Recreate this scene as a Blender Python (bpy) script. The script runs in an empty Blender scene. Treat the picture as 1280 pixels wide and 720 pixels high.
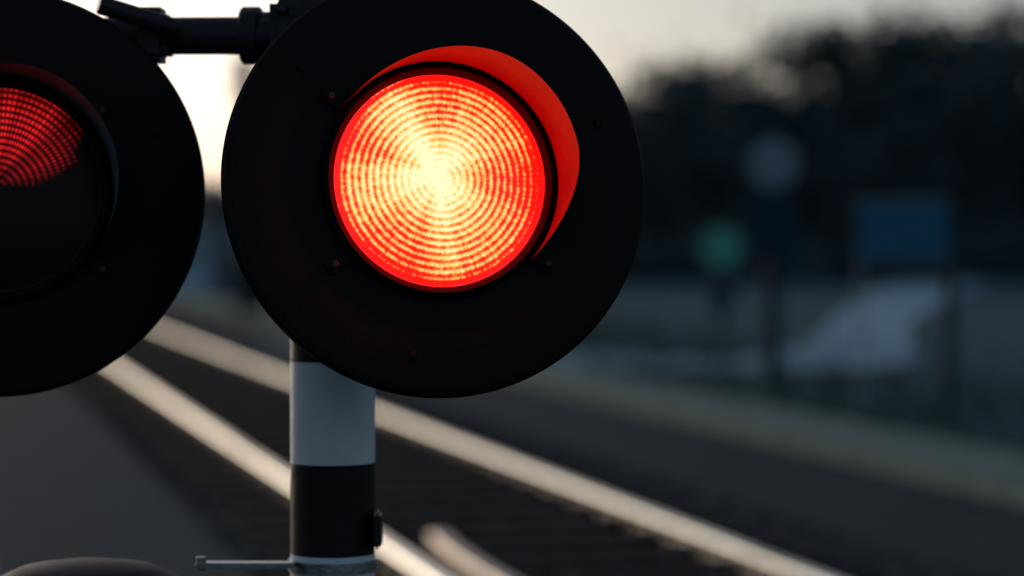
import bpy, bmesh, math, random
from mathutils import Vector, Matrix
random.seed(7)
S=bpy.context.scene
rad=math.radians
S.view_settings.view_transform='Standard'
S.view_settings.look='None'
S.view_settings.exposure=0
C=bpy.context.collection

# ---------------------------------------------------------------- materials
def mat(name,col,rough=.6,metal=0,noise=0,nscale=10,bump=0,bscale=60,col2=None,spec=.5):
    m=bpy.data.materials.new(name); m.use_nodes=True
    nt=m.node_tree; b=nt.nodes['Principled BSDF']
    b.inputs['Base Color'].default_value=(*col,1)
    b.inputs['Roughness'].default_value=rough
    b.inputs['Metallic'].default_value=metal
    b.inputs['Specular IOR Level'].default_value=spec
    tc=nt.nodes.new('ShaderNodeTexCoord')
    if noise or col2:
        n=nt.nodes.new('ShaderNodeTexNoise'); n.inputs['Scale'].default_value=nscale
        n.inputs['Detail'].default_value=6; n.inputs['Roughness'].default_value=.65
        nt.links.new(tc.outputs['Object'],n.inputs['Vector'])
        r=nt.nodes.new('ShaderNodeValToRGB')
        r.color_ramp.elements[0].position=.32; r.color_ramp.elements[1].position=.7
        c2=col2 or tuple(c*(1-noise) for c in col)
        r.color_ramp.elements[0].color=(*c2,1); r.color_ramp.elements[1].color=(*col,1)
        nt.links.new(n.outputs['Fac'],r.inputs['Fac'])
        nt.links.new(r.outputs['Color'],b.inputs['Base Color'])
    if bump:
        n2=nt.nodes.new('ShaderNodeTexNoise'); n2.inputs['Scale'].default_value=bscale; n2.inputs['Detail'].default_value=5
        nt.links.new(tc.outputs['Object'],n2.inputs['Vector'])
        bp=nt.nodes.new('ShaderNodeBump'); bp.inputs['Strength'].default_value=bump; bp.inputs['Distance'].default_value=.01
        nt.links.new(n2.outputs['Fac'],bp.inputs['Height']); nt.links.new(bp.outputs['Normal'],b.inputs['Normal'])
    return m
M_black=mat('black_powder_coat',(.0045,.0048,.006),.6,0,.5,14,.12,160,spec=.13)
M_visor=mat('visor_inner_lit_tint',(.120,.018,.020),.5,0,.3,20,.1,150,spec=.15)  # lit visor: red lamp glow is put into the base colour
M_visor2=mat('visor_inner_sky_tint',(.030,.15,.18),.5,0,.3,20,.1,150,spec=.3)  # unlit visor, same part: bluish sky light put into the base colour
M_rubber=mat('rubber',(.004,.004,.005),.7,spec=.1)
M_white=mat('white_post_paint',(.62,.78,.82),.45,0,.26,7,.12,60)
M_blackp=mat('black_post_paint',(.006,.007,.009),.5,0,.3,9,.12,60,spec=.2)
M_steel=mat('galvanised_steel',(.30,.33,.35),.4,.8,.35,18,.15,120)
M_dsteel=mat('dark_steel',(.018,.021,.025),.5,.2,.4,18,.2,120,spec=.3)
M_rail=mat('rail_head_steel',(1,.92,.77),.19,1,.06,6,.1,40)
M_railside=mat('rail_side_steel',(.85,.70,.54),.42,.85,.35,7,.3,40)
M_check=mat('check_rail_steel',(.66,.54,.42),.40,.9,.4,7,.3,40)
M_asph=mat('asphalt',(.023,.050,.066),.9,0,.40,1.1,.5,70,spec=.04)
M_asph2=mat('worn_asphalt',(.033,.050,.058),.9,0,.35,.9,.5,70,spec=.04)
M_conc=mat('kerb_concrete',(.17,.235,.20),.9,0,.35,2.2,.4,60,spec=.05)
M_path=mat('path_concrete',(.27,.46,.56),.8,0,.35,.7,.3,30,spec=.08)
M_grass=mat('grass_ground',(.046,.098,.102),.95,0,0,.35,.6,20,col2=(.068,.128,.142),spec=.02)
M_blade=mat('grass_blades',(.045,.098,.082),.8,0,.4,3,spec=.05)
M_ball=mat('ballast_stone',(.052,.064,.068),.9,0,.75,22,.5,60,spec=.06)
M_sleep=mat('sleeper_wood',(.016,.019,.021),.9,0,.5,7,.5,40,spec=.05)
M_leaf=mat('foliage',(.058,.100,.112),.85,0,.5,.6,spec=.03)
M_bark=mat('bark',(.055,.06,.06),.9,0,.4,4,.5,12,spec=.05)
M_hill=mat('hill_scrub',(.05,.085,.095),.95,0,.5,.1,spec=.03)
M_blue=mat('blue_sign_face',(.025,.13,.22),.5,0,.1,5,spec=.1)
M_green=mat('green_sign_face',(.09,.34,.25),.5,0,.1,5,spec=.1)
M_grey=mat('sign_back_aluminium',(.17,.25,.30),.6,.1,.2,8,spec=.2)
M_wall=mat('render_wall',(.34,.48,.57),.8,0,.2,2,.3,30,spec=.1)
M_roof=mat('roof_sheet',(.07,.08,.09),.6,0,.3,3)
M_door=mat('door_paint',(.05,.09,.11),.5,0,.2,3)
M_pole=mat('painted_pole',(.018,.045,.062),.7,0,.3,5,spec=.08)

# ---------------------------------------------------------------- helpers
def obj(name,me,parent=None,loc=(0,0,0),rot=(0,0,0),m=None,smooth=False):
    o=bpy.data.objects.new(name,me); C.objects.link(o)
    o.location=loc; o.rotation_euler=rot
    if parent: o.parent=parent
    if m and not me.materials: me.materials.append(m)
    if smooth:
        for p in me.polygons: p.use_smooth=True
    return o
def empty(name,loc=(0,0,0),rot=(0,0,0)):
    e=bpy.data.objects.new(name,None); C.objects.link(e); e.location=loc; e.rotation_euler=rot
    e.empty_display_size=.1; return e
def frommesh(bm,name):
    me=bpy.data.meshes.new(name); bm.normal_update(); bm.to_mesh(me); bm.free(); return me
def box(name,size,loc,m,parent=None,rot=(0,0,0),bev=.004):
    bm=bmesh.new(); bmesh.ops.create_cube(bm,size=1)
    bmesh.ops.scale(bm,vec=size,verts=bm.verts)
    if bev: bmesh.ops.bevel(bm,geom=bm.edges[:],offset=bev,segments=2,affect='EDGES')
    return obj(name,frommesh(bm,name),parent,loc,rot,m)
def revolve(name,prof,m,parent=None,loc=(0,0,0),rot=(0,0,0),seg=96,axis='Y',smooth=True,mats=None,fm=None,sharp=35):
    bm=bmesh.new(); rings=[]
    for (r,h) in prof:
        if r<1e-6:
            v=bm.verts.new((0,h,0) if axis=='Y' else (0,0,h)); rings.append([v])
        else:
            ring=[]
            for i in range(seg):
                a=2*math.pi*i/seg
                ring.append(bm.verts.new((r*math.cos(a),h,r*math.sin(a)) if axis=='Y' else (r*math.cos(a),r*math.sin(a),h)))
            rings.append(ring)
    for k in range(len(rings)-1):
        A,B=rings[k],rings[k+1]
        for i in range(seg):
            j=(i+1)%seg
            if len(A)==1 and len(B)==1: continue
            if len(A)==1: f=bm.faces.new((A[0],B[i],B[j]))
            elif len(B)==1: f=bm.faces.new((A[i],A[j],B[0]))
            else: f=bm.faces.new((A[i],A[j],B[j],B[i]))
            if fm: f.material_index=fm[k]
    bmesh.ops.recalc_face_normals(bm,faces=bm.faces)
    for e in bm.edges:
        if len(e.link_faces)==2 and e.calc_face_angle(0)>rad(sharp): e.smooth=False
    me=frommesh(bm,name)
    if mats:
        for x in mats: me.materials.append(x)
    return obj(name,me,parent,loc,rot,m,smooth)
def cyl(name,r,p0,p1,m,parent=None,seg=32):
    p0=Vector(p0);p1=Vector(p1);d=p1-p0;L=d.length
    b=min(.003,r*.2)
    q=d.to_track_quat('Z','Y').to_euler()
    return revolve(name,[(0,0),(r-b,0),(r,b),(r,L-b),(r-b,L),(0,L)],m,parent,p0,q,seg,'Z')
def sheet(name,pts,z,m,parent=None):
    bm=bmesh.new(); bm.faces.new([bm.verts.new((x,y,z)) for x,y in pts]); bmesh.ops.recalc_face_normals(bm,faces=bm.faces)
    return obj(name,frommesh(bm,name),parent,m=m)

# ---------------------------------------------------------------- lens materials
def lens_mat(name,R,lit=True):
    m=bpy.data.materials.new(name); m.use_nodes=True; nt=m.node_tree
    b=nt.nodes['Principled BSDF']; N=nt.nodes; L=nt.links
    def mth(op,a,c=None,d=None,clamp=False):
        n=N.new('ShaderNodeMath'); n.operation=op; n.use_clamp=clamp
        for i,v in enumerate((a,c,d)):
            if v is None: continue
            if isinstance(v,(int,float)): n.inputs[i].default_value=v
            else: L.new(v,n.inputs[i])
        return n.outputs[0]
    tc=N.new('ShaderNodeTexCoord'); sx=N.new('ShaderNodeSeparateXYZ'); L.new(tc.outputs['Object'],sx.inputs[0])
    X=sx.outputs['X']; Z=sx.outputs['Z']
    rr=mth('DIVIDE',mth('SQRT',mth('ADD',mth('MULTIPLY',X,X),mth('MULTIPLY',Z,Z))),R)
    x2=mth('ADD',X,.006); z2=mth('ADD',Z,-.008)
    rc=mth('DIVIDE',mth('SQRT',mth('ADD',mth('MULTIPLY',x2,x2),mth('MULTIPLY',z2,z2))),R)
    th=mth('ARCTAN2',Z,X); th2=mth('ARCTAN2',z2,x2)
    ring=mth('MULTIPLY_ADD',mth('SINE',mth('MULTIPLY',rr,2*math.pi*15.5)),.5,.5)
    cs=N.new('ShaderNodeCombineXYZ'); L.new(mth('COSINE',th2),cs.inputs[0]); L.new(mth('SINE',th2),cs.inputs[1])
    def ns(scale,det,vec):
        n=N.new('ShaderNodeTexNoise'); n.inputs['Scale'].default_value=scale; n.inputs['Detail'].default_value=det
        L.new(vec,n.inputs['Vector']); return n.outputs['Fac']
    sect=mth('SUBTRACT',ns(2.3,2,cs.outputs[0]),.5)
    ray=mth('SUBTRACT',ns(9,2,cs.outputs[0]),.5)
    cell=mth('MULTIPLY_ADD',mth('SINE',mth('MULTIPLY',th,110)),.5,.5)
    fine=mth('SUBTRACT',ns(150,2,tc.outputs['Object']),.5)
    def lobe(ang,pw,):
        return mth('POWER',mth('MAXIMUM',mth('COSINE',mth('SUBTRACT',th2,rad(ang))),0),pw)
    if lit:
        I=mth('MULTIPLY_ADD',rc,-.54,.85)
        I=mth('ADD',I,mth('MULTIPLY',sect,.50))
        I=mth('ADD',I,mth('MULTIPLY',ray,.20))
        I=mth('ADD',I,mth('MULTIPLY',lobe(122,16),.24))
        I=mth('ADD',I,mth('MULTIPLY',lobe(200,10),.10))
        I=mth('ADD',I,mth('MULTIPLY',lobe(272,40),.16))
        I=mth('ADD',I,mth('MULTIPLY',lobe(355,10),-.22))
        I=mth('ADD',I,mth('MULTIPLY',lobe(85,24),-.18))
        I=mth('ADD',I,mth('MULTIPLY',lobe(160,24),-.18))
        I=mth('ADD',I,mth('MULTIPLY',lobe(238,14),-.12))
        rc_amt=mth('MULTIPLY_ADD',mth('MINIMUM',mth('MULTIPLY',rc,1.8),1),.28,.20)
        I=mth('ADD',I,mth('MULTIPLY',mth('SUBTRACT',ring,.55),rc_amt))
        I=mth('ADD',I,mth('MULTIPLY',mth('MULTIPLY',mth('SUBTRACT',cell,.5),ring),.14))
        I=mth('ADD',I,mth('MULTIPLY',fine,.85))
        core=mth('MULTIPLY',mth('POWER',mth('SUBTRACT',1,mth('MINIMUM',mth('MULTIPLY',rc,1.9),1)),1.3),.48)
        I=mth('ADD',I,core)
        edge=mth('MULTIPLY',mth('MAXIMUM',mth('SUBTRACT',rr,.88),0),6.0)
        I=mth('SUBTRACT',I,edge,clamp=True)
        cr=N.new('ShaderNodeValToRGB'); e=cr.color_ramp.elements
        e[0].position=0; e[0].color=(.80,.006,.003,1)
        e[1].position=1; e[1].color=(1,.90,.50,1)
        for p,c in ((.14,(.92,.020,.006)),(.30,(1,.13,.022)),(.46,(1,.37,.075)),(.70,(1,.67,.22))):
            x=e.new(p); x.color=(*c,1)
        L.new(I,cr.inputs['Fac'])
        L.new(cr.outputs['Color'],b.inputs['Emission Color']); b.inputs['Emission Strength'].default_value=1.12
        b.inputs['Base Color'].default_value=(.3,.01,.008,1)
    else:
        # lamp is off: reflected light on the upper prisms, painted as red emission
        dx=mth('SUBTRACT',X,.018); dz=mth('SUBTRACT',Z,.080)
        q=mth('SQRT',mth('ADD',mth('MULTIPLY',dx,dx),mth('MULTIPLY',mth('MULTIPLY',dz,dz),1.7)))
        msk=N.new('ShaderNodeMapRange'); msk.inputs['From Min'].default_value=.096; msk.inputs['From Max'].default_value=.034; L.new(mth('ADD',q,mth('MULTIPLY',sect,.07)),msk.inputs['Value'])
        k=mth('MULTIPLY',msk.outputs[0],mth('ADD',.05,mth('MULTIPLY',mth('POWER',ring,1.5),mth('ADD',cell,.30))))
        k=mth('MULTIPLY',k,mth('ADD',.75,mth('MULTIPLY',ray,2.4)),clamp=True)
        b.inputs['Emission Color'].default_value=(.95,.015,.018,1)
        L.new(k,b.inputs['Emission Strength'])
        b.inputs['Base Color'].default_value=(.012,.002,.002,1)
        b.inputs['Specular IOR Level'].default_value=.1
    b.inputs['Roughness'].default_value=.3
    return m
RL=.138
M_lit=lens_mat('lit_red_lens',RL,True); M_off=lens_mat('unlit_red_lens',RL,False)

# ---------------------------------------------------------------- signal head
def lamp_head(name,parent,loc,yaw,pitch,lensmat,vmat,R=.275):
    e=bpy.data.objects.new(name,None); C.objects.link(e); e.parent=parent
    e.location=loc; e.rotation_euler=(rad(pitch),0,rad(yaw)); e.empty_display_size=.1
    revolve('backboard',[(.146,-.002),(.20,-.003),(R-.012,-.001),(R-.004,.001),(R,.006),(R,.018),(R-.004,.021),(R-.006,.012),(R-.014,.007),(.146,.007)],M_black,e,seg=160)
    revolve('lamp_housing',[(.150,.0072),(.150,.05),(.140,.085),(.10,.115),(.05,.125),(0,.127)],M_black,e,seg=96)
    revolve('lens_gasket',[(RL-.004,-.006),(RL+.001,-.016),(RL+.006,-.019),(.1465,-.018),(.151,-.012),(.152,-.0022)],M_rubber,e,seg=128)
    prof=[]; n=31
    for i in range(n,0,-1):
        r=RL*i/n; dome=-.010-.012*(1-(r/RL)**2)
        prof.append((r,dome-(0.0012 if i%2 else 0)))
    prof.append((0,-.0225))
    revolve('lens',prof,lensmat,e,seg=160,sharp=80)
    bm=bmesh.new(); a0,a1=-50,156; n=110; Lm=.110; rows=8
    def depth(a):
        t=(a-a0)/(a1-a0)
        s0=min(1,t/.30); s1=min(1,(1-t)/.50)
        sm=lambda x:x*x*(3-2*x)
        return .004+Lm*sm(s0)**.8*sm(s1)**.8
    def P(a,k,off):
        d=depth(a); y=-.004-d*k/rows; r=.1525+off+.004*k/rows*(d/Lm)
        return (r*math.cos(rad(a)),y,r*math.sin(rad(a)))
    inn=[[bm.verts.new(P(a0+(a1-a0)*i/n,k,0)) for k in range(rows+1)] for i in range(n+1)]
    out=[[bm.verts.new(P(a0+(a1-a0)*i/n,k,.0035)) for k in range(rows+1)] for i in range(n+1)]
    for i in range(n):
        for k in range(rows):
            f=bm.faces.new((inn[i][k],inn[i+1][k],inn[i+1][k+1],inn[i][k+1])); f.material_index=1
            bm.faces.new((out[i][k],out[i][k+1],out[i+1][k+1],out[i+1][k]))
        bm.faces.new((inn[i][rows],inn[i+1][rows],out[i+1][rows],out[i][rows]))
        bm.faces.new((inn[i][0],out[i][0],out[i+1][0],inn[i+1][0]))
    for i in (0,n):
        for k in range(rows): bm.faces.new((inn[i][k],inn[i][k+1],out[i][k+1],out[i][k]))
    bmesh.ops.recalc_face_normals(bm,faces=bm.faces)
    for ed in bm.edges:
        if len(ed.link_faces)==2 and ed.calc_face_angle(0)>rad(40): ed.smooth=False
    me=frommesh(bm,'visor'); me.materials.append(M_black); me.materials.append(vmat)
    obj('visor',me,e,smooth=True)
    for i,a in enumerate((-38,38,142,218)):
        c,s=math.cos(rad(a)),math.sin(rad(a))
        box('lug_%d'%i,(.030,.010,.016),(.170*c,-.007,.170*s),M_black,e,rot=(0,-rad(a),0),bev=.002)
        revolve('screw_%d'%i,[(0,-.0165),(.004,-.0160),(.0055,-.0125),(.0055,-.012)],M_dsteel,e,loc=(.174*c,0,.174*s),seg=16)
    for i,a in enumerate((20,140,260)):
        c,s=math.cos(rad(a)),math.sin(rad(a))
        revolve('rivet_%d'%i,[(0,-.007),(.004,-.0062),(.006,-.0035),(.006,-.002)],M_black,e,loc=(.225*c,0,.225*s),seg=16)
    cyl('hanger',.018,(0,.09,.05),(0,.20,.20),M_dsteel,e)
    return e

sig=empty('railway_crossing_signal')
PX,PY=-.248,3.34
HR=(-.0935,3.08,1.664); HL=(-.686,3.23,1.656)
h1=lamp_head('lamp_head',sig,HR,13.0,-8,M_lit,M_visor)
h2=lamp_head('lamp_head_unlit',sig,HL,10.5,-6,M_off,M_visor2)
ld=bpy.data.lights.new('lamp_bulb','POINT'); ld.energy=3.2; ld.color=(1,.003,.003); ld.shadow_soft_size=.02
lo=bpy.data.objects.new('lamp_bulb',ld); C.objects.link(lo); lo.parent=h1; lo.location=(0,-.05,0)
bands=[(0,.37,M_white),(.37,.50,M_blackp),(.50,.63,M_white),(.63,.765,M_blackp),(.765,.895,M_white),(.895,1.025,M_blackp),(1.025,1.157,M_white),(1.157,1.283,M_blackp),(1.283,1.423,M_white),(1.423,1.555,M_blackp),(1.555,1.69,M_white),(1.69,1.825,M_blackp),(1.825,2.1,M_blackp)]
prof=[];fm=[];ms=[M_white,M_blackp]
PR=.0585
for z0,z1,mm in bands:
    prof.append((PR,z0)); fm.append(0 if mm is M_white else 1)
prof.append((PR,2.1)); prof.append((PR-.01,2.115)); prof.append((0,2.125)); fm+= [1,1]
revolve('post',prof,None,sig,loc=(PX,PY,0),seg=64,axis='Z',mats=ms,fm=fm)
revolve('base_flange',[(0,0),(.14,0),(.14,.02),(.135,.024),(.075,.024),(.07,.06),(.06,.07)],M_dsteel,sig,loc=(PX,PY,.006),axis='Z',seg=48)
revolve('clamp_band',[(PR,-.010),(PR+.003,-.010),(PR+.003,.006),(PR,.006)],M_steel,sig,loc=(PX,PY,1.143),axis='Z',seg=64)
box('clamp_ear',(.010,.05,.050),(PX+PR+.005,PY-.02,1.192),M_dsteel,sig)
box('bell_bracket',(.135,.03,.008),(PX-.116,PY-.05,1.147),M_steel,sig,bev=.002)
cyl('bracket_bolt',.007,(PX-.176,PY-.05,1.14),(PX-.176,PY-.05,1.158),M_steel,sig,16)
revolve('warning_bell',[(.150,-.10),(.152,-.06),(.148,-.035),(.128,-.006),(.09,.012),(.04,.020),(0,.022)],M_black,sig,loc=(-.575,3.26,1.136),axis='Z',seg=64)
revolve('bell_ring',[(.149,-.041),(.153,-.041),(.153,-.036),(.147,-.036)],M_dsteel,sig,loc=(-.575,3.26,1.136),axis='Z',seg=64)
zA=1.874
def cp(t): return (PX+(HL[0]-PX)*t, PY+.02+.03*t, zA)
cyl('cross_pipe',.026,(-.02,PY-.01,zA-.002),(-.86,PY+.05,zA),M_dsteel,sig)
for nm,t in (('collar',.10),('collar_end',.26)):
    p=cp(t); cyl(nm,.040,(p[0]+.014,p[1]-.002,p[2]),(p[0]-.014,p[1],p[2]),M_dsteel,sig)
p=cp(.18); cyl('tee_sleeve',.033,(p[0]+.06,p[1],p[2]),(p[0]-.05,p[1],p[2]),M_dsteel,sig)
box('post_clamp',(.14,.15,.095),(PX-.01,PY,zA),M_dsteel,sig,bev=.012)
box('clamp_lug',(.035,.05,.055),(PX-.070,PY-.03,zA-.05),M_dsteel,sig,bev=.006)
for dz in (-.028,.028):
    cyl('clamp_bolt',.009,(PX-.06,PY-.10,zA+dz),(PX-.06,PY-.05,zA+dz),M_dsteel,sig,6)
cyl('cable_conduit',.013,(-.46,PY-.02,zA+.006),(-.56,PY-.06,zA+.035),M_dsteel,sig)
box('pipe_saddle',(.05,.075,.075),(-.50,PY+.03,zA),M_dsteel,sig,bev=.01)

# ---------------------------------------------------------------- ground and railway
bm=bmesh.new()
gs=[-2500,-900,-300,-120,-60,-30,-15,0,15,30,60,120,300,900,2500]
gv={}
for i,x in enumerate(gs):
    for j,y in enumerate(gs): gv[i,j]=bm.verts.new((x,y,-.02))
for i in range(len(gs)-1):
    for j in range(len(gs)-1): bm.faces.new((gv[i,j],gv[i+1,j],gv[i+1,j+1],gv[i,j+1]))
obj('ground',frommesh(bm,'ground'),m=M_grass)

O=Vector((.492,10.43)); T=Vector((-.2361,.9717)); Nn=Vector((.9717,.2361))
def W(s,t): v=O+Nn*s+T*t; return (v.x,v.y)
yawT=math.atan2(T.y,T.x)-math.pi/2
sheet('road',[W(-14,-30),W(-1.42,-30),W(-1.42,150),W(-14,150)],0,M_asph)
sheet('footpath',[W(1.75,-30),W(3.40,-30),W(3.40,190),W(1.75,190)],0,M_asph2)
def strip(name,s0,s1,t0,t1,z0,z1,m,seglen=1.0,gap=.012,parent=None):
    bm=bmesh.new(); t=t0
    while t<t1:
        te=min(t+seglen-gap,t1)
        co=[(s0,t),(s1,t),(s1,te),(s0,te)]
        lo=[bm.verts.new((*W(a,b),z0)) for a,b in co]; hi=[bm.verts.new((*W(a,b),z1)) for a,b in co]
        bm.faces.new(hi)
        for i in range(4): bm.faces.new((lo[i],lo[(i+1)%4],hi[(i+1)%4],hi[i]))
        t+=seglen
    bmesh.ops.recalc_face_normals(bm,faces=bm.faces)
    return obj(name,frommesh(bm,name),parent,m=m)
strip('kerb',3.41,4.35,-30,190,-.03,.13,M_conc,2.0)
bm=bmesh.new(); ns_,nt_=58,900
vv=[]
for j in range(nt_+1):
    t=-9+ (j/nt_)*72; row=[]
    for i in range(ns_+1):
        s=-1.43+i/ns_*3.17
        row.append(bm.verts.new((*W(s+random.uniform(-.015,.015),t+random.uniform(-.02,.02)),.012+random.random()**2*.05)))
    vv.append(row)
for j in range(nt_):
    for i in range(ns_): bm.faces.new((vv[j][i],vv[j][i+1],vv[j+1][i+1],vv[j+1][i]))
trk=empty('railway_track')
obj('ballast',frommesh(bm,'ballast'),trk,m=M_ball)
sheet('ballast_far',[W(-1.43,62.9),W(1.74,62.9),W(1.74,190),W(-1.43,190)],.02,M_ball,trk)
bm=bmesh.new()
t=-9
while t<120:
    r=bmesh.ops.create_cube(bm,size=1)
    L=2.55+random.uniform(-.04,.04)
    bmesh.ops.scale(bm,vec=(L,.25,.15),verts=r['verts'])
    c=W(0,t+random.uniform(-.02,.02))
    bmesh.ops.transform(bm,matrix=Matrix.Translation((c[0],c[1],-.010))@Matrix.Rotation(yawT+random.uniform(-.01,.01),4,'Z'),verts=r['verts'])
    t+=.62
obj('sleepers',frommesh(bm,'sleepers'),trk,m=M_sleep)
hw=.048
RP=[(-.07,0),(-.07,.012),(-.016,.026),(-.012,.070),(-hw,.078),(-hw,.130),(-hw+.010,.142),(hw-.010,.142),(hw,.130),(hw,.078),(.012,.070),(.016,.026),(.07,.012),(.07,0)]
def rail(name,path,zo=0,mats=(M_rail,M_railside)):
    bm=bmesh.new(); secs=[]
    for s,t in path: secs.append([bm.verts.new((*W(s+a,t),zo+b)) for a,b in RP])
    k=len(RP)
    for A,B in zip(secs,secs[1:]):
        for i in range(k):
            j=(i+1)%k; f=bm.faces.new((A[i],A[j],B[j],B[i]))
            f.material_index=0 if 4<=i<=8 else 1
    bm.faces.new(secs[0]); bm.faces.new(secs[-1][::-1])
    bmesh.ops.recalc_face_normals(bm,faces=bm.faces)
    me=frommesh(bm,name)
    for x in mats: me.materials.append(x)
    return obj(name,me,trk)
pts=[-9+i*6 for i in range(30)]
for nm,s in (('rail_near',-.797),('rail_far',.797)): rail(nm,[(s,t) for t in pts])
rail('check_rail',[(-.53,-9),(-.53,.6),(-.51,1.2),(-.47,1.7)],-.003,(M_check,M_dsteel))
bm=bmesh.new(); t=-9
while t<40:
    for s in (-.797,.797):
        for ds in (-.085,.085):
            r=bmesh.ops.create_cube(bm,size=1); bmesh.ops.scale(bm,vec=(.06,.09,.05),verts=r['verts'])
            c=W(s+ds,t); bmesh.ops.transform(bm,matrix=Matrix.Translation((c[0],c[1],.066))@Matrix.Rotation(yawT,4,'Z'),verts=r['verts'])
    t+=.62
obj('rail_clips',frommesh(bm,'rail_clips'),trk,m=M_dsteel)

ctr=[(-3,37),(0,33.5),(2.2,30.5),(4.0,31.5),(5.3,37),(7.0,47),(10,62),(15,85),(23,110)]
wd=[2.5,2.6,2.9,2.4,1.6,1.5,2.2,3.4,4]
def cr(P,t):
    i=min(int(t),len(P)-2); f=t-i
    g=lambda k:P[max(0,min(len(P)-1,k))]
    a,b,c,d=(Vector(g(i-1)),Vector(g(i)),Vector(g(i+1)),Vector(g(i+2)))
    return .5*((2*b)+(c-a)*f+(2*a-5*b+4*c-d)*f*f+(3*b-a-3*c+d)*f**3)
bm=bmesh.new(); prev=None; K=120
for q in range(K+1):
    t=q/K*(len(ctr)-1); p=cr(ctr,min(t,len(ctr)-1.0001)); p2=cr(ctr,min(t+.05,len(ctr)-1.0)); p1=cr(ctr,max(t-.05,0))
    d=(p2-p1).normalized(); nn=Vector((-d.y,d.x)); i=min(int(t),len(wd)-2); w=wd[i]+(wd[i+1]-wd[i])*(t-i)
    a=bm.verts.new((*(p+nn*w/2),.012)); b=bm.verts.new((*(p-nn*w/2),.012))
    if prev: bm.faces.new((prev[0],prev[1],b,a))
    prev=(a,b)
bmesh.ops.recalc_face_normals(bm,faces=bm.faces)
obj('pavement_path',frommesh(bm,'pavement_path'),m=M_path)

bm=bmesh.new()
for _ in range(5200):
    t=random.uniform(-4,55); s=4.45+abs(random.gauss(0,3.2))
    x,y=W(s,t)
    for k in range(4):
        a=random.uniform(0,6.28); h=random.uniform(.05,.14); w=.012; ox=x+random.gauss(0,.04); oy=y+random.gauss(0,.04)
        dx,dy=math.cos(a),math.sin(a); l=random.uniform(.02,.10)
        bm.faces.new((bm.verts.new((ox-dy*w,oy+dx*w,-.02)),bm.verts.new((ox+dy*w,oy-dx*w,-.02)),bm.verts.new((ox+dx*l,oy+dy*l,h))))
obj('grass',frommesh(bm,'grass'),m=M_blade)

# ---------------------------------------------------------------- background street furniture
e=empty('traffic_sign',(2.86,26.5,0),(0,0,rad(-8)))
cyl('pole',.09,(0,0,-.02),(0,0,2.55),M_pole,e)
revolve('round_plate',[(0,-.006),(.26,-.006),(.275,-.002),(.275,.004),(0,.006)],M_grey,e,loc=(0,-.10,2.42),seg=48)
box('lower_plate',(.60,.03,.72),(0,-.11,1.76),M_pole,e,bev=.02)
box('bracket',(.3,.03,.04),(0,-.085,2.25),M_pole,e); box('foot',(.25,.25,.12),(0,0,.04),M_conc,e)
e=empty('guide_sign',(3.50,40.5,0),(0,0,rad(5)))
cyl('pole',.07,(0,0,-.02),(0,0,1.75),M_pole,e)
revolve('green_disc',[(0,-.008),(.33,-.008),(.35,-.003),(.35,.004),(0,.006)],M_green,e,loc=(0,-.09,1.46),seg=48)
box('id_plate',(.36,.03,.42),(0,-.09,.62),M_pole,e,bev=.01); box('foot',(.3,.3,.12),(0,0,.04),M_conc,e)
e=empty('information_board',(3.45,21.4,0),(0,0,rad(-6)))
cyl('post_right',.055,(.42,0,-.02),(.42,0,1.93),M_pole,e)
cyl('post_left',.02,(-.36,0,-.02),(-.36,0,1.93),M_grey,e)
box('panel',(.78,.03,.50),(.0,-.075,1.66),M_blue,e,bev=.01)
box('frame_top',(.82,.04,.03),(.0,-.075,1.927),M_grey,e); box('frame_bottom',(.82,.04,.02),(.0,-.075,1.398),M_grey,e)
e=empty('railway_signal_mast',(-5.50,50,0))
cyl('pole',.11,(0,0,-.02),(0,0,5.4),M_dsteel,e)
box('signal_box',(.42,.25,.95),(0,-.2,4.9),M_dsteel,e,bev=.03); box('cabinet',(.55,.4,1.2),(.1,-.05,.6),M_dsteel,e,bev=.03)
e=empty('relay_hut',(-8.6,68,0),(0,0,rad(12)))
box('walls',(2.2,2.4,1.9),(0,0,.95),M_wall,e,bev=.02)
bm=bmesh.new()
v=[bm.verts.new(c) for c in ((-1.3,-1.4,1.9),(1.3,-1.4,1.9),(1.3,1.4,1.9),(-1.3,1.4,1.9),(0,-1.4,2.45),(0,1.4,2.45))]
for f in ((0,1,4),(2,3,5),(0,4,5,3),(1,2,5,4),(0,3,2,1)): bm.faces.new([v[i] for i in f])
obj('roof',frommesh(bm,'roof'),e,m=M_roof)
box('door',(.8,.05,1.7),(.4,-1.215,.86),M_door,e,bev=.01); box('window',(.5,.05,.5),(-.55,-1.215,1.25),M_door,e,bev=.01)

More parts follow.
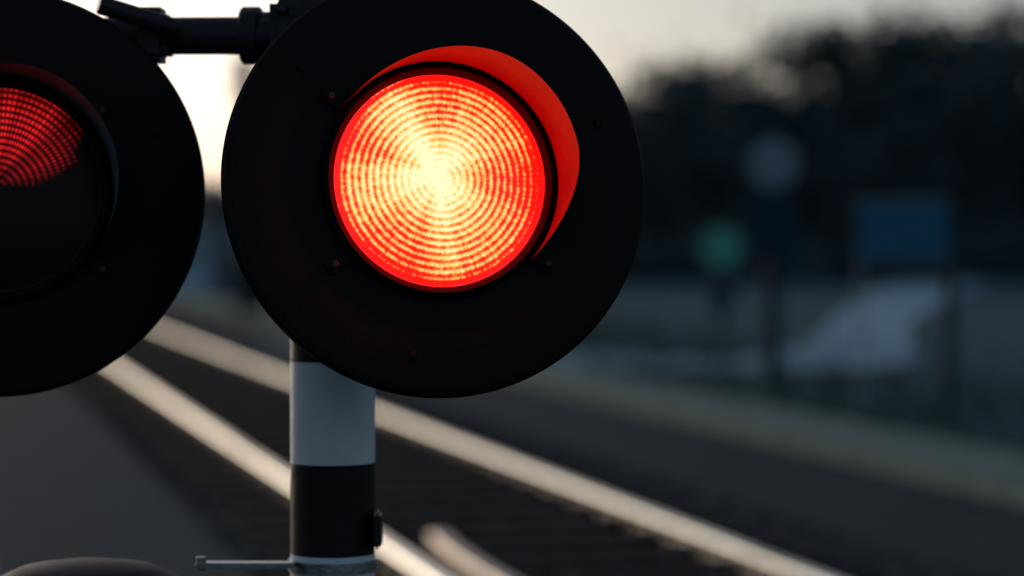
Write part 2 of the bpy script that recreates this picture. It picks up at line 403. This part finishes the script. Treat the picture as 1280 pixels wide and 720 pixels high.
# ---------------------------------------------------------------- trees
def tree_mesh(seed,H=10):
    rnd=random.Random(seed); bm=bmesh.new()
    def limb(p0,p1,r0,r1,sg=6):
        d=(p1-p0); q=d.to_track_quat('Z','Y'); A=[];B=[]
        for i in range(sg):
            a=2*math.pi*i/sg; v=Vector((math.cos(a),math.sin(a),0))
            A.append(bm.verts.new(p0+q@(v*r0))); B.append(bm.verts.new(p1+q@(v*r1)))
        for i in range(sg): f=bm.faces.new((A[i],A[(i+1)%sg],B[(i+1)%sg],B[i])); f.material_index=0
    pts=[Vector((0,0,-.3))]
    for i in range(1,6): pts.append(Vector((rnd.gauss(0,.18)*i**.5,rnd.gauss(0,.18)*i**.5,H*.16*i)))
    for i in range(5): limb(pts[i],pts[i+1],.24*(1-i*.17),.24*(1-(i+1)*.17))
    tips=[pts[-1]]
    for i in range(26):
        u=rnd.uniform(.18,.95); kx=u*5; b=pts[int(kx)].lerp(pts[min(5,int(kx)+1)],kx-int(kx))
        a=rnd.uniform(0,6.28); L=(H*.30)*(1.15-u)*rnd.uniform(.6,1.25)+.6
        m_=b+Vector((math.cos(a)*L*.55,math.sin(a)*L*.55,L*.25)); e_=b+Vector((math.cos(a)*L,math.sin(a)*L,L*rnd.uniform(.45,.9)))
        limb(b,m_,.07*(1.2-u),.045,4); limb(m_,e_,.045,.015,4); tips+= [m_.lerp(e_,.5),e_]
    for tp in tips:
        if rnd.random()<.15: continue
        sp=rnd.uniform(.35,.75)
        for _ in range(rnd.randint(12,28)):
            c=tp+Vector((rnd.gauss(0,sp),rnd.gauss(0,sp),rnd.gauss(0,sp*.8))); s=rnd.uniform(.10,.24)
            a=Vector((rnd.gauss(0,1),rnd.gauss(0,1),rnd.gauss(0,1))).normalized(); b=a.orthogonal().normalized()
            f=bm.faces.new([bm.verts.new(c+x) for x in (a*s,b*s*.7,-a*s,-b*s*.7)]); f.material_index=1
    me=frommesh(bm,'tree_%d'%seed); me.materials.append(M_bark); me.materials.append(M_leaf); return me
TM=[tree_mesh(i) for i in range(6)]
tl=empty('tree_line')
def prof_h(x,D):
    u=x/D
    if u<-.10: return 3.6+1.0*math.sin(u*40)
    if u<.03: return 3.8+(u+.10)/.13*5.4
    if u<.20: return 9.2+(u-.03)/.17*4.8
    return 14.0+min(2,(u-.2)*4)
cnt=0
for rowD in (96,108,122,138):
    x=-rowD*.9
    while x<rowD*.75:
        xx=x+random.uniform(-1,1); D=rowD+random.uniform(-5,5)
        h=prof_h(xx,D)*(D/108)*random.uniform(.82,1.12)
        o=obj('tree_%03d'%cnt,random.choice(TM),tl,(xx,D,-.1),(0,0,random.uniform(0,6.28)))
        s=h/10.4; o.scale=(s*1.15,s*1.15,s); cnt+=1
        x+=random.uniform(2.0,3.6)*max(.6,min(1.3,h/9))
bm=bmesh.new(); cols=[]
for i in range(121):
    x=-260+i*5; row=[]
    for j in range(12):
        y=128+j*14; u=x/150
        hh=(prof_h(u*150,150)*1.0)*(1-math.exp(-j*.5))*1.1
        row.append(bm.verts.new((x,y,-.3+hh+ (math.sin(x*.13+j)+math.sin(x*.31))*.25*min(1,j))))
    cols.append(row)
for i in range(120):
    for j in range(11): bm.faces.new((cols[i][j],cols[i+1][j],cols[i+1][j+1],cols[i][j+1]))
obj('hill',frommesh(bm,'hill'),m=M_hill,smooth=True)
rb=random.Random(3); bm=bmesh.new()
for _ in range(420):
    D=rb.uniform(88,104); x=rb.uniform(-70,70); hh=rb.uniform(.8,2.6)
    for _ in range(34):
        c=Vector((x+rb.gauss(0,.9),D+rb.gauss(0,.7),abs(rb.gauss(hh*.5,hh*.3)))); s=rb.uniform(.15,.32)
        a=Vector((rb.gauss(0,1),rb.gauss(0,1),rb.gauss(0,1))).normalized(); b=a.orthogonal().normalized()
        bm.faces.new([bm.verts.new(c+v) for v in (a*s,b*s,-a*s,-b*s)])
obj('shrubs',frommesh(bm,'shrubs'),m=M_leaf)

# ---------------------------------------------------------------- light
az=rad(-32); el=rad(6)
w=bpy.data.worlds.new('World'); S.world=w; w.use_nodes=True; nt=w.node_tree
sky=nt.nodes.new('ShaderNodeTexSky'); sky.sky_type='NISHITA'; sky.sun_disc=False
sky.sun_elevation=el; sky.sun_rotation=az; sky.dust_density=2.5; sky.air_density=1.0; sky.ozone_density=2
hs=nt.nodes.new('ShaderNodeHueSaturation'); hs.inputs['Saturation'].default_value=.62
mx=nt.nodes.new('ShaderNodeMix'); mx.data_type='RGBA'; mx.blend_type='MULTIPLY'; mx.inputs['Factor'].default_value=1
mx.inputs[7].default_value=(.97,1.0,1.15,1)
nt.links.new(sky.outputs[0],hs.inputs['Color']); nt.links.new(hs.outputs[0],mx.inputs[6])
nt.links.new(mx.outputs[2],nt.nodes['Background'].inputs[0]); nt.nodes['Background'].inputs[1].default_value=.15
sd=bpy.data.lights.new('sun','SUN'); sd.energy=.75; sd.angle=rad(.5); sd.color=(1,.84,.66)
so=bpy.data.objects.new('sun',sd); C.objects.link(so)
sv=Vector((math.sin(az)*math.cos(el),math.cos(az)*math.cos(el),math.sin(el)))
so.rotation_euler=sv.to_track_quat('Z','Y').to_euler()

# ---------------------------------------------------------------- camera
cd=bpy.data.cameras.new('camera'); cam=bpy.data.objects.new('camera',cd); C.objects.link(cam)
cam.location=(0,0,1.59); cd.lens=85; cd.sensor_width=36; cd.clip_end=6000; cd.clip_start=.05
cam.rotation_euler=(rad(90)-math.atan(60/3022),0,0)
cd.dof.use_dof=True; cd.dof.focus_distance=3.04; cd.dof.aperture_fstop=2.0
S.camera=cam
